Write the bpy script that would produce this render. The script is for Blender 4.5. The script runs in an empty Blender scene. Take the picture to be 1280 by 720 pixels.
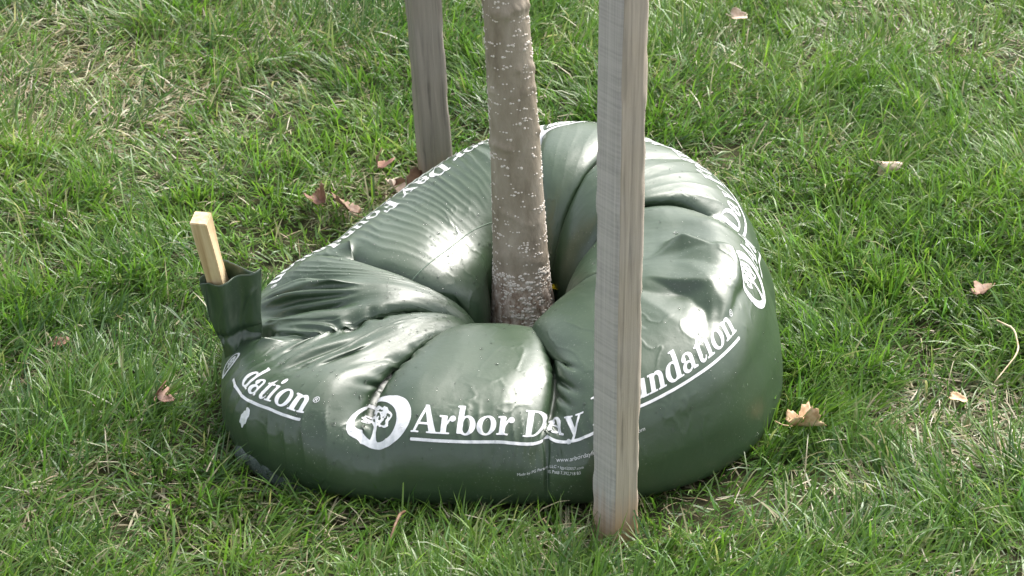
import bpy, bmesh, math, random
import numpy as np
from mathutils import Vector, Matrix

rng = np.random.default_rng(7)
random.seed(7)
sc = bpy.context.scene
COL = sc.collection

# ------------------------------------------------------------------ camera
PITCH = math.radians(30.0)
FPX = 3570.0                      # focal length in pixels of the 1280 px photograph
DIST = 4.7                        # metres from the lens to the foot of the tree
cp, sp = math.cos(PITCH), math.sin(PITCH)
FWD, UP = np.array((0, cp, -sp)), np.array((0, sp, cp))
CAM = -DIST * (FWD + np.array((1, 0, 0)) * (15 / FPX) + UP * (-65 / FPX))
cam_data = bpy.data.cameras.new('camera')
cam_data.sensor_width = 36.0
cam_data.lens = 36.0 * FPX / 1280.0
cam_data.clip_end = 500.0
cam_data.clip_start = 0.05
cam_data.dof.use_dof = True
cam_data.dof.focus_distance = 4.45
cam_data.dof.aperture_fstop = 14.0
cam = bpy.data.objects.new('camera', cam_data)
cam.location = CAM
cam.rotation_euler = (math.pi / 2 - PITCH, 0, 0)
COL.objects.link(cam)
sc.camera = cam

# ------------------------------------------------------------------ sky and sun
SUN_EL, SUN_AZ = math.radians(48), math.radians(36)     # azimuth clockwise from +Y (behind the tree, a little right)
world = bpy.data.worlds.new('World')
sc.world = world
world.use_nodes = True
wn, wl = world.node_tree.nodes, world.node_tree.links
wn.clear()
w_out = wn.new('ShaderNodeOutputWorld')
w_bg = wn.new('ShaderNodeBackground')
w_sky = wn.new('ShaderNodeTexSky')
w_sky.sky_type = 'NISHITA'
w_sky.sun_disc = False
w_sky.sun_elevation = SUN_EL
w_sky.sun_rotation = SUN_AZ
w_sky.air_density = 1.0
w_sky.dust_density = 4.0
w_hsv = wn.new('ShaderNodeHueSaturation')
w_hsv.inputs['Saturation'].default_value = 0.32
w_bg.inputs['Strength'].default_value = 0.15
wl.new(w_sky.outputs['Color'], w_hsv.inputs['Color'])
wl.new(w_hsv.outputs['Color'], w_bg.inputs['Color'])
wl.new(w_bg.outputs['Background'], w_out.inputs['Surface'])

sun_data = bpy.data.lights.new('sun', 'SUN')
sun_data.energy = 2.4
sun_data.angle = math.radians(36)
sun_data.color = (1.0, 0.955, 0.89)
sun = bpy.data.objects.new('sun', sun_data)
sun_dir = Vector((math.sin(SUN_AZ) * math.cos(SUN_EL), math.cos(SUN_AZ) * math.cos(SUN_EL), math.sin(SUN_EL)))
sun.rotation_euler = sun_dir.to_track_quat('Z', 'Y').to_euler()
sun.location = sun_dir * 20
COL.objects.link(sun)

sc.view_settings.view_transform = 'Standard'
sc.view_settings.look = 'None'
sc.view_settings.exposure = 1.2
sc.view_settings.gamma = 1.0
sc.view_settings.use_curve_mapping = False
sc.cycles.max_bounces = 6
sc.cycles.diffuse_bounces = 3
sc.cycles.glossy_bounces = 3
sc.cycles.transmission_bounces = 4
sc.cycles.use_denoising = True


# ------------------------------------------------------------------ helpers
def link(o, parent=None):
    COL.objects.link(o)
    if parent is not None:
        o.parent = parent
    return o

def tag(o, label=None, cat=None, group=None, kind=None):
    if label: o['label'] = label
    if cat: o['category'] = cat
    if group: o['group'] = group
    if kind: o['kind'] = kind
    return o

def empty(name, loc=(0, 0, 0)):
    o = bpy.data.objects.new(name, None)
    o.empty_display_size = 0.1
    o.location = loc
    return link(o)

def mesh_np(name, verts, faces_list, mat, parent=None, smooth=True):
    """verts (n,3); faces_list: list of int arrays (m,k) -- one mesh object"""
    me = bpy.data.meshes.new(name)
    verts = np.ascontiguousarray(verts, dtype=np.float32)
    me.vertices.add(len(verts))
    me.vertices.foreach_set('co', verts.ravel())
    loops = np.concatenate([f.ravel() for f in faces_list]).astype(np.int32)
    sizes = np.concatenate([np.full(len(f), f.shape[1], np.int32) for f in faces_list])
    starts = np.concatenate([[0], np.cumsum(sizes)[:-1]]).astype(np.int32)
    me.loops.add(len(loops))
    me.loops.foreach_set('vertex_index', loops)
    me.polygons.add(len(sizes))
    me.polygons.foreach_set('loop_start', starts)
    me.polygons.foreach_set('loop_total', sizes)
    if smooth:
        me.polygons.foreach_set('use_smooth', np.ones(len(sizes), dtype=bool))
    me.update(calc_edges=True)
    me.validate()
    if mat: me.materials.append(mat)
    return link(bpy.data.objects.new(name, me), parent)

def col_attr(o, cols, name='tint'):
    a = o.data.color_attributes.new(name, 'FLOAT_COLOR', 'POINT')
    c = np.ones((len(cols), 4), np.float32)
    c[:, :3] = cols
    a.data.foreach_set('color', c.ravel())

def hash2(ix, iy, seed):
    n = (ix.astype(np.int64) * 374761393 + iy.astype(np.int64) * 668265263 + seed * 1442695041) & 0xffffffff
    n = ((n ^ (n >> 13)) * 1274126177) & 0xffffffff
    return ((n ^ (n >> 16)) & 0xffff) / 65535.0

def vnoise(x, y, seed=0):
    """smooth value noise 0..1"""
    x, y = np.asarray(x, float), np.asarray(y, float)
    ix, iy = np.floor(x), np.floor(y)
    fx, fy = x - ix, y - iy
    fx, fy = fx * fx * (3 - 2 * fx), fy * fy * (3 - 2 * fy)
    a, b = hash2(ix, iy, seed), hash2(ix + 1, iy, seed)
    c, d = hash2(ix, iy + 1, seed), hash2(ix + 1, iy + 1, seed)
    return (a * (1 - fx) + b * fx) * (1 - fy) + (c * (1 - fx) + d * fx) * fy

def fbm(x, y, seed=0, oct=3):
    s, a, t = 0, 1.0, 0
    for k in range(oct):
        s = s + a * vnoise(x * 2 ** k, y * 2 ** k, seed + k); t += a; a *= .5
    return s / t

def pixel(p):
    """where a world point falls in the 1280x720 photograph"""
    d = np.asarray(p, float) - CAM
    z = d @ FWD
    return 640 + FPX * d[..., 0] / z, 360 - FPX * (d @ UP) / z

def new_mat(name):
    m = bpy.data.materials.new(name)
    m.use_nodes = True
    n, l = m.node_tree.nodes, m.node_tree.links
    return m, n, l, n['Principled BSDF']

def nd(n, kind, **kw):
    x = n.new(kind)
    for k, v in kw.items():
        if k.startswith('in_'):
            x.inputs[k[3:].replace('_', ' ')].default_value = v
        else:
            setattr(x, k, v)
    return x

def ramp(n, stops):
    r = n.new('ShaderNodeValToRGB')
    e = r.color_ramp.elements
    while len(e) < len(stops): e.new(0.5)
    for k, (p, c) in enumerate(stops):
        e[k].position = p
        e[k].color = (*c, 1) if len(c) == 3 else c
    return r
# ================================================================== the watering bag
# Outline of the filled ring, seen from above, around O: angle, outer radius, inner radius, height
O2 = np.array((0.0, -0.05))
OUTLINE = np.array([   # outer outline points in plan, counter-clockwise from the front
    (-.22, -.464), (-.06, -.470), (.10, -.465), (.19, -.440), (.285, -.390), (.338, -.30), (.354, -.18), (.350, -.05),
    (.335, .03), (.295, .14), (.240, .27), (.16, .365), (.055, .378), (-.025, .338), (-.105, .262), (-.19, .175), (-.28, .080),
    (-.36, -.01), (-.41, -.10), (-.445, -.19), (-.455, -.30), (-.415, -.385), (-.32, -.445)])
OUTLINE = O2 + (OUTLINE - O2) * np.where(OUTLINE[:, :1] > .25, .970, .982)
#            angle about O (deg): ring height
HEIGHT = np.array([(-180, .195), (-150, .182), (-115, .168), (-80, .170), (-50, .246), (-20, .276), (10, .262), (45, .290),
                   (75, .290), (95, .272), (115, .240), (145, .210)])
INNER = np.array([(-180, .105), (-135, .105), (-90, .095), (-60, .125), (-25, .150), (10, .155), (45, .150), (90, .15), (135, .135)])

def per_interp(x, tab):
    xs = np.concatenate([tab[:, 0] - 360, tab[:, 0], tab[:, 0] + 360])
    ys = np.tile(tab[:, 1], 3)
    o = np.argsort(xs)
    # smooth: average of shifted linear interpolations
    return sum(np.interp(x + d, xs[o], ys[o]) for d in (-12, -6, 0, 6, 12)) / 5

_oa = np.degrees(np.arctan2(OUTLINE[:, 1] - O2[1], OUTLINE[:, 0] - O2[0]))
_or = np.hypot(OUTLINE[:, 0] - O2[0], OUTLINE[:, 1] - O2[1])
OUTER = np.stack([_oa, _or], 1)

# welded creases between the chambers: angle at the outside, angle at the inside, depth, lower end on the outside (deg of section)
CREASES = [(-121, -137, .058, 12), (-86.5, -75, .046, 10), (10, 30, .044, 22), (58, 62, .052, 30),
           (88, 82, .055, 38), (150, 205, .042, 42), (203, 214, .040, 25)]

def outer_table():
    th = np.linspace(-150, 210, 1441)
    r = per_interp(th, OUTER)
    x, y = O2[0] + r * np.cos(np.radians(th)), O2[1] + r * np.sin(np.radians(th))
    s = np.concatenate([[0], np.cumsum(np.hypot(np.diff(x), np.diff(y)))])
    return th, s / s[-1], s[-1]
_TH, _S, RING_LEN = outer_table()
def u_of_theta(t): return np.interp(t, _TH, _S)
def theta_of_u(u): return np.interp(u, _S, _TH)

def smooth01(x): x = np.clip(x, 0, 1); return x * x * (3 - 2 * x)

def base_shape(Nu, Nv):
    u = np.arange(Nu) / Nu
    ph = np.arange(Nv) / Nv * 2 * np.pi                 # 0 outside, 90 top, 180 inside, 270 bottom
    th_o = theta_of_u(u)
    # inside angles: warp so that creases run as welded
    ko = np.array([c[0] for c in CREASES], float); ki = np.array([c[1] for c in CREASES], float)
    off = np.interp(th_o, np.concatenate([ko - 360, ko, ko + 360]), np.tile(ki - ko, 3))
    w = smooth01((ph if False else np.where(ph > 1.5 * np.pi, ph - 2 * np.pi, ph)) / (np.radians(165)))
    w = np.where(ph > np.pi, smooth01((1.5 * np.pi + .6 - ph) / (.5 * np.pi)), w)
    TH = th_o[:, None] + off[:, None] * w[None, :]
    ro, ri, h = per_interp(TH, OUTER), per_interp(TH, INNER), per_interp(TH, HEIGHT)
    ce, se = np.cos(ph)[None], np.sin(ph)[None]
    sgn = lambda a, p: np.sign(a) * np.abs(a) ** p
    cx, cz = sgn(ce, .72), sgn(se, .62)
    rad = (ro + ri) / 2 + (ro - ri) / 2 * cx
    z = h * np.where(cz > 0, .40 + .60 * cz, .40 + .40 * cz)
    t = np.radians(TH)
    return np.stack([O2[0] + rad * np.cos(t), O2[1] + rad * np.sin(t), z], -1), ph

def grid_normals(P):
    du = np.roll(P, -1, 0) - np.roll(P, 1, 0)
    dv = np.roll(P, -1, 1) - np.roll(P, 1, 1)
    n = np.cross(du, dv)
    return n / np.maximum(np.linalg.norm(n, axis=-1, keepdims=True), 1e-9)

def crease_cols(Nu): return [int(round(u_of_theta(c[0]) * Nu)) % Nu for c in CREASES]

def crease_depth(ph, c):
    p = np.where(ph > 1.5 * np.pi, ph - 2 * np.pi, ph)
    lo = np.radians(c[3])
    return c[2] * smooth01((p - lo) / .75) * smooth01((np.radians(215) - p) / .4)

def simulate(P, P0, ph, iters, pressure, loose, kb, weight=0.0, P0L=None, pmask=1.0, soft=.35):
    Nu, Nv, _ = P.shape
    P = P.astype(np.float32); Pold = P.copy()
    if P0L is None: P0L = P0
    w_in = np.clip(-np.cos(ph), 0, 1)[None, :]          # 1 on the inside
    p2 = np.where(ph > 1.5 * np.pi, ph - 2 * np.pi, ph)
    links = []
    ug = np.arange(Nu) / Nu
    dist = np.min([np.abs((ug - float(u_of_theta(c[0])) + .5) % 1 - .5) for c in CREASES], axis=0) * RING_LEN
    near = np.exp(-(dist / .018) ** 2)[:, None]         # cut a little tighter along the welds
    taut = (smooth01((ug - .68) / .03) * smooth01((.83 - ug) / .03))[:, None]   # the back left chamber is blown up tight
    outer_u = np.linalg.norm(np.roll(P0, -1, 0) - P0, axis=-1)
    for (a, b, k) in ((1, 0, 1.0), (0, 1, 1.0), (1, 1, .5), (1, -1, .5), (2, 0, kb), (0, 2, kb)):
        d = np.roll(P0L, (-a, -b), (0, 1)) - P0L
        L = np.linalg.norm(d, axis=-1)
        if a and not b: L = L * (1 + (loose * (1.0 + 1.0 * w_in)) * (1 - .9 * taut))
        elif b and not a: L = L * (1 - .05 * near * np.clip(np.sin(ph), 0, 1)[None, :])
        else: L = L * (1 + loose * .7)
        links.append((a, b, L.astype(np.float32)[..., None], k))
    wt = 2 * sum(k for *_, k in links)
    # pins: flat bottom and the crease lines
    bottom = (P0[..., 2] < .012) & (np.sin(ph) < -.5)[None, :]
    tgt = P0.astype(np.float32).copy()
    pin = bottom.copy()
    cols = crease_cols(Nu)
    planes = []
    for c, q in zip(CREASES, cols):
        dep = crease_depth(ph, c)
        core = P0[q].copy()
        ctr = P0[q].mean(0)
        dirn = ctr - P0[q]; dirn /= np.linalg.norm(dirn, axis=1, keepdims=True)
        dirn = dirn * .35 + np.array((0, 0, -.65)); dirn /= np.linalg.norm(dirn, axis=1, keepdims=True)
        tgt[q] = P0[q] + dirn * dep[:, None]
        pin[q] |= dep > .25 * c[2]
        t = np.roll(P0, -1, 0)[q] - np.roll(P0, 1, 0)[q]
        t[:, 2] = 0; t /= np.linalg.norm(t, axis=1, keepdims=True)
        planes.append((q, t.astype(np.float32), dep > .2 * c[2]))
    pinf = pin[..., None]
    hl = (P0[..., 2].max(1, keepdims=True) * 1.06)[..., None].astype(np.float32)
    nb = max(2, int(round(.03 / (RING_LEN / Nu))))
    for it in range(iters):
        V = (P - Pold) * .90
        Pold = P.copy()
        P = P + V
        n = grid_normals(P).astype(np.float32)
        P += n * (pressure * np.clip(hl - P[..., 2:3] + .012, .0, 1) * pmask)
        P[..., 2] -= weight
        for rep in range(3):
            acc = np.zeros_like(P)
            for a, b, L, k in links:
                d = np.roll(P, (-a, -b), (0, 1)) - P
                ln = np.sqrt((d * d).sum(-1, keepdims=True)) + 1e-9
                s = (ln - L) / ln
                if k != kb: s = np.where(s > 0, s, s * soft)
                c = d * (s * k)
                acc += c; acc -= np.roll(c, (a, b), (0, 1))
            P += acc * (1.5 / wt)
            P = np.where(pinf, tgt, P)
        for q, t, m in planes:                           # the two sides of a weld may touch but not pass through
            for j in range(1, nb + 1):
                for sg in (1, -1):
                    i = (q + sg * j) % Nu
                    off = ((P[i] - P[q]) * t).sum(1) * sg
                    fix = np.where(m, np.maximum(.0006 + .0003 * j - off, 0), 0)
                    P[i] += t * (fix * sg)[:, None]
        P[..., 2] = np.maximum(P[..., 2], .004)
        rr = np.hypot(P[..., 0] , P[..., 1])             # the trunk stands in the hole
        push = np.clip(.060 - rr, 0, None) / np.maximum(rr, 1e-6)
        P[..., 0] += P[..., 0] * push; P[..., 1] += P[..., 1] * push
    return P

def up2(P, axis):
    """Catmull-Rom doubling of a periodic grid"""
    a, b, c, d = np.roll(P, 1, axis), P, np.roll(P, -1, axis), np.roll(P, -2, axis)
    m = (-a + 9 * b + 9 * c - d) / 16
    out = np.stack([b, m], axis + 1)
    sh = list(P.shape); sh[axis] *= 2
    return out.reshape(sh)

# crumples: (place round the ring 0..1, degrees of the section, millimetres proud of the smooth film)
FOLD_RIGHT = [(.3898, 84.6, 21), (.3800, 76.1, 13), (.386, 63.2, 19), (.3600, 53.5, 10), (.3216, 57.7, -4), (.3420, 68, 11),
              (.3281, 80.4, -9), (.3576, 87.9, 4), (.329, 90, 4), (.4000, 89, 0), (.3925, 76.1, 0), (.3985, 60, 0),
              (.3710, 45.0, 0), (.3264, 49.3, 0), (.3064, 54.5, 0), (.2995, 74.9, 0), (.3102, 93.0, 0), (.3655, 97.3, 0)]
FOLD_LEFT = [(.9002, 35.4, 8), (.9175, 56.8, 13), (.9201, 69.6, 15), (.895, 67.5, 20), (.9062, 78.2, 18), (.901, 85.7, 18),
             (.8845, 33.2, 0), (.8845, 56.8, 0), (.8813, 64, 0), (.8831, 83.6, 0), (.9036, 91.1, 0), (.9427, 77.1, -6),
             (.9297, 85.7, -8), (.9375, 91.1, 0), (.9271, 49.3, -6), (.9358, 64.3, -8), (.9366, 52.5, 8), (.9453, 72.9, 10),
             (.9497, 86.8, 13), (1.0061, 93.2, 10), (1.0434, 92.1, 4), (1.072, 95.4, 0), (.9661, 52.5, -8), (.967, 66.4, -12),
             (1.026, 72.9, -14), (1.0286, 83.6, -4), (.967, 39.6, 4), (1.0122, 62.1, 8), (1.0382, 75.0, 7), (1.0347, 84.6, 12),
             (1.0599, 86.8, 7), (1.0148, 50.4, 0), (1.0486, 64.3, 0), (1.0755, 73.9, 0), (1.0807, 83.6, 0), (.9957, 40.7, 0),
             (1.0573, 92.1, 0)]

def delaunay(pts):
    """small Bowyer-Watson triangulation"""
    n = len(pts)
    c = pts.mean(0); s = np.ptp(pts, axis=0).max() * 20
    P = np.vstack([pts, c + [-s, -s], c + [s, -s], c + [0, s]])
    tris = [(n, n + 1, n + 2)]
    def circ(t):
        (ax, ay), (bx, by), (cx, cy) = P[t[0]], P[t[1]], P[t[2]]
        d = 2 * (ax * (by - cy) + bx * (cy - ay) + cx * (ay - by))
        if abs(d) < 1e-14: return 0, 0, 1e9
        ux = ((ax * ax + ay * ay) * (by - cy) + (bx * bx + by * by) * (cy - ay) + (cx * cx + cy * cy) * (ay - by)) / d
        uy = ((ax * ax + ay * ay) * (cx - bx) + (bx * bx + by * by) * (ax - cx) + (cx * cx + cy * cy) * (bx - ax)) / d
        return ux, uy, (ax - ux) ** 2 + (ay - uy) ** 2
    cc = {t: circ(t) for t in tris}
    for i in range(n):
        bad = [t for t in tris if (P[i, 0] - cc[t][0]) ** 2 + (P[i, 1] - cc[t][1]) ** 2 < cc[t][2]]
        edges = {}
        for t in bad:
            for e in ((t[0], t[1]), (t[1], t[2]), (t[2], t[0])):
                k = tuple(sorted(e)); edges[k] = edges.get(k, 0) + 1
        tris = [t for t in tris if t not in bad]
        for e, m in edges.items():
            if m == 1:
                t = (e[0], e[1], i); tris.append(t); cc[t] = circ(t)
    return [t for t in tris if max(t) < n]

def tin_field(U, PH, tab):
    """height in metres of a crumple over the film, U unrolled, PH in degrees"""
    T = np.array(tab, float)
    A = np.stack([T[:, 0] * RING_LEN, T[:, 1] * .0024], 1)
    a, b = U * RING_LEN, PH * .0024
    H = np.zeros_like(a)
    for t in delaunay(A):
        p, q, r = A[list(t)]
        d = (q[1] - r[1]) * (p[0] - r[0]) + (r[0] - q[0]) * (p[1] - r[1])
        if abs(d) < 1e-12: continue
        w0 = ((q[1] - r[1]) * (a - r[0]) + (r[0] - q[0]) * (b - r[1])) / d
        w1 = ((r[1] - p[1]) * (a - r[0]) + (p[0] - r[0]) * (b - r[1])) / d
        w2 = 1 - w0 - w1
        m = (w0 >= -1e-9) & (w1 >= -1e-9) & (w2 >= -1e-9)
        h = T[list(t), 2]
        H = np.where(m, (w0 * h[0] + w1 * h[1] + w2 * h[2]) * .001, H)
    return H

def blur(H, k):
    for _ in range(k):
        H = (np.roll(H, 1, 0) + 2 * H + np.roll(H, -1, 0)) / 4
        H = (np.roll(H, 1, 1) + 2 * H + np.roll(H, -1, 1)) / 4
    return H


def crumple_heights(nu, nv):
    U = (np.arange(nu) / nu)[:, None] + np.zeros((1, nv))
    PH = (np.arange(nv) / nv * 360)[None, :] + np.zeros((nu, 1))
    H = tin_field(np.where(U < .5, U + 1, U), PH, FOLD_LEFT) * 1.7
    slack = np.clip(blur((np.abs(H) > .0008).astype(float), 4), 0, 1)
    return blur(H, 1), slack

def build_bag_grid():
    Nu, Nv = 288, 84
    P0, ph = base_shape(Nu, Nv)
    P = P0 + grid_normals(P0) * (rng.random((Nu, Nv, 1)) - .5) * .002
    P = simulate(P, P0, ph, 240, .0017, .032, .08, 2e-5)
    P = up2(up2(P, 0), 1)
    P0, ph = base_shape(Nu * 2, Nv * 2)
    # crumpled places carry spare film, so they fold instead of filling out
    H, slack = crumple_heights(Nu * 2, Nv * 2)
    P += grid_normals(P) * (H[..., None] + (rng.random(P.shape[:2] + (1,)) - .5) * .0008)
    P0L = P0 + grid_normals(P0) * H[..., None] * 1.3
    P = simulate(P.astype(np.float32), P0, ph, 150, .0009, .038, .025, 1e-5, P0L, (1 - .93 * slack[..., None]).astype(np.float32), .22)
    P = up2(up2(P, 0), 1).astype(np.float64)
    # the filled panels stand square-shouldered along the front and the right
    Q, ph = base_shape(Nu * 4, Nv * 4)
    Q[..., :2] = O2 + (Q[..., :2] - O2) * 1.045
    u = np.arange(Nu * 4) / (Nu * 4); d = np.degrees(np.where(ph > 1.5 * np.pi, ph - 2 * np.pi, ph))
    wu = .60 * smooth01((u - .225) / .03) * smooth01((.458 - u) / .03) + .40 * smooth01((u - .112) / .02) * smooth01((.196 - u) / .02) \
        + .35 * smooth01((u - .015) / .03) * smooth01((.088 - u) / .02)
    W = wu[:, None] * (smooth01((d + 15) / 30) * smooth01((105 - d) / 40))[None, :]
    return P + (Q - P) * W[..., None]

BAG = build_bag_grid()
BNU, BNV = BAG.shape[:2]
BAGN = grid_normals(BAG)
# ================================================================== the lawn
def bag_radius(x, y):
    """outer edge of the bag's footprint in the direction of (x, y), and the distance of (x, y), both from O2"""
    a = np.degrees(np.arctan2(y - O2[1], x - O2[0]))
    return per_interp(a, OUTER), np.hypot(x - O2[0], y - O2[1])

def dry_amount(x, y):
    d = smooth01((fbm(x * 2.3 + 3, y * 2.3 + 8, 11) - .50) / .22) * .34
    for (cx, cy, r, k) in ((-.90, .95, .40, .80), (-.50, 1.25, .40, .55), (.68, -.27, .18, .75), (.03, -.56, .06, 1.0), (-.26, .52, .11, .9), (-.80, -.13, .08, .8),
                           (.33, 1.2, .30, .35), (.62, .72, .14, .5), (.5, -.45, .08, .6), (1.0, .45, .2, .3), (-.35, -.62, .12, .3)):
        d = np.maximum(d, k * np.exp(-(((x - cx) ** 2 + (y - cy) ** 2) / r ** 2) ** 1.3))
    return d

def ground_sheet():
    m, n, l, b = new_mat('soil_and_thatch')
    tc = nd(n, 'ShaderNodeTexCoord')
    a = nd(n, 'ShaderNodeTexNoise', in_Scale=55.0, in_Detail=6.0, in_Roughness=.7)
    l.new(tc.outputs['Object'], a.inputs['Vector'])
    c = ramp(n, [(.32, (.028, .024, .012)), (.5, (.060, .058, .022)), (.62, (.10, .10, .04)), (.75, (.20, .17, .09))])
    l.new(a.outputs['Fac'], c.inputs['Fac'])
    l.new(c.outputs['Color'], b.inputs['Base Color'])
    b.inputs['Roughness'].default_value = .95
    bp = nd(n, 'ShaderNodeBump', in_Strength=.8, in_Distance=.02)
    l.new(a.outputs['Fac'], bp.inputs['Height']); l.new(bp.outputs['Normal'], b.inputs['Normal'])
    # one sheet to the horizon, finer near the tree
    ax = np.concatenate([-np.geomspace(150, 2.2, 12), np.linspace(-2, 2, 81), np.geomspace(2.2, 150, 12)])
    X, Y = np.meshgrid(ax, ax, indexing='ij')
    Z = -.012 + .008 * (fbm(X * 3, Y * 3, 2) - .5)
    V = np.stack([X, Y, Z], -1); k = len(ax)
    idx = np.arange(k * k).reshape(k, k)
    f = np.stack([idx[:-1, :-1], idx[1:, :-1], idx[1:, 1:], idx[:-1, 1:]], -1).reshape(-1, 4)
    tag(mesh_np('lawn_ground', V.reshape(-1, 3), [f], m), 'dark soil and thatch of the lawn under the grass', 'ground', kind='structure')
ground_sheet()

def grass_material():
    m, n, l, b = new_mat('grass_blades')
    at = nd(n, 'ShaderNodeAttribute', attribute_name='tint')
    l.new(at.outputs['Color'], b.inputs['Base Color'])
    b.inputs['Roughness'].default_value = .36
    b.inputs['Specular IOR Level'].default_value = .55
    tr = nd(n, 'ShaderNodeBsdfTranslucent')
    br = nd(n, 'ShaderNodeMixRGB', blend_type='MULTIPLY', in_Fac=1.0)
    br.inputs['Color2'].default_value = (1.1, 1.25, .75, 1)
    l.new(at.outputs['Color'], br.inputs['Color1'])
    l.new(br.outputs['Color'], tr.inputs['Color'])
    mx = nd(n, 'ShaderNodeMixShader', in_Fac=.38)
    l.new(b.outputs['BSDF'], mx.inputs[1]); l.new(tr.outputs['BSDF'], mx.inputs[2])
    l.new(mx.outputs['Shader'], n['Material Output'].inputs['Surface'])
    return m
GRASS = grass_material()

def blades(x, y, L, w, head, lean, curl, z0, cols, r):
    """arrays -> vertices (n,7,3) of curved tapering blades, colours"""
    n = len(x)
    S = np.array((0, .38, .74, 1.0)); W = np.array((.85, 1.0, .70, 0))
    hx, hy = np.cos(head), np.sin(head)
    pos = np.zeros((n, 4, 3)); pos[:, 0] = np.stack([x, y, np.full(n, 0.0) + z0], 1)
    for k in range(1, 4):
        t = lean + curl * (S[k] + S[k - 1]) / 2
        d = (S[k] - S[k - 1]) * L
        pos[:, k, 0] = pos[:, k - 1, 0] + np.sin(t) * hx * d
        pos[:, k, 1] = pos[:, k - 1, 1] + np.sin(t) * hy * d
        pos[:, k, 2] = pos[:, k - 1, 2] + np.cos(t) * d
    pos[:, :, 2] = np.maximum(pos[:, :, 2], -.004 + .004 * r.random((n, 1)))
    tw = head + np.pi / 2 + r.normal(0, .55, n)
    side = np.stack([np.cos(tw), np.sin(tw), r.normal(0, .25, n)], 1)[:, None, :] * (w[:, None] * W[None, :] / 2)[..., None]
    V = np.concatenate([pos[:, :3] - side[:, :3], pos[:, :3] + side[:, :3], pos[:, 3:4]], 1)
    c = np.repeat(cols[:, None, :], 7, 1)
    return V, c

def blade_faces(n):
    o = (np.arange(n) * 7)[:, None, None]
    q = np.array([(0, 3, 4, 1), (1, 4, 5, 2)])[None] + o
    t = np.array([(2, 5, 6)])[None] + o
    return [q.reshape(-1, 4), t.reshape(-1, 3)]

def free_of_things(x, y, gap):
    R_, d = bag_radius(x, y)
    ok = d > R_ + gap
    hole = np.hypot(x - .03, y - .03) < .10
    ok |= hole & (np.hypot(x, y) > .066)
    for (sx, sy) in STAKES: ok &= np.hypot(x - sx, y - sy) > .032
    return ok

STAKES = ((.132, -.560), (-.150, .515))

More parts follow.
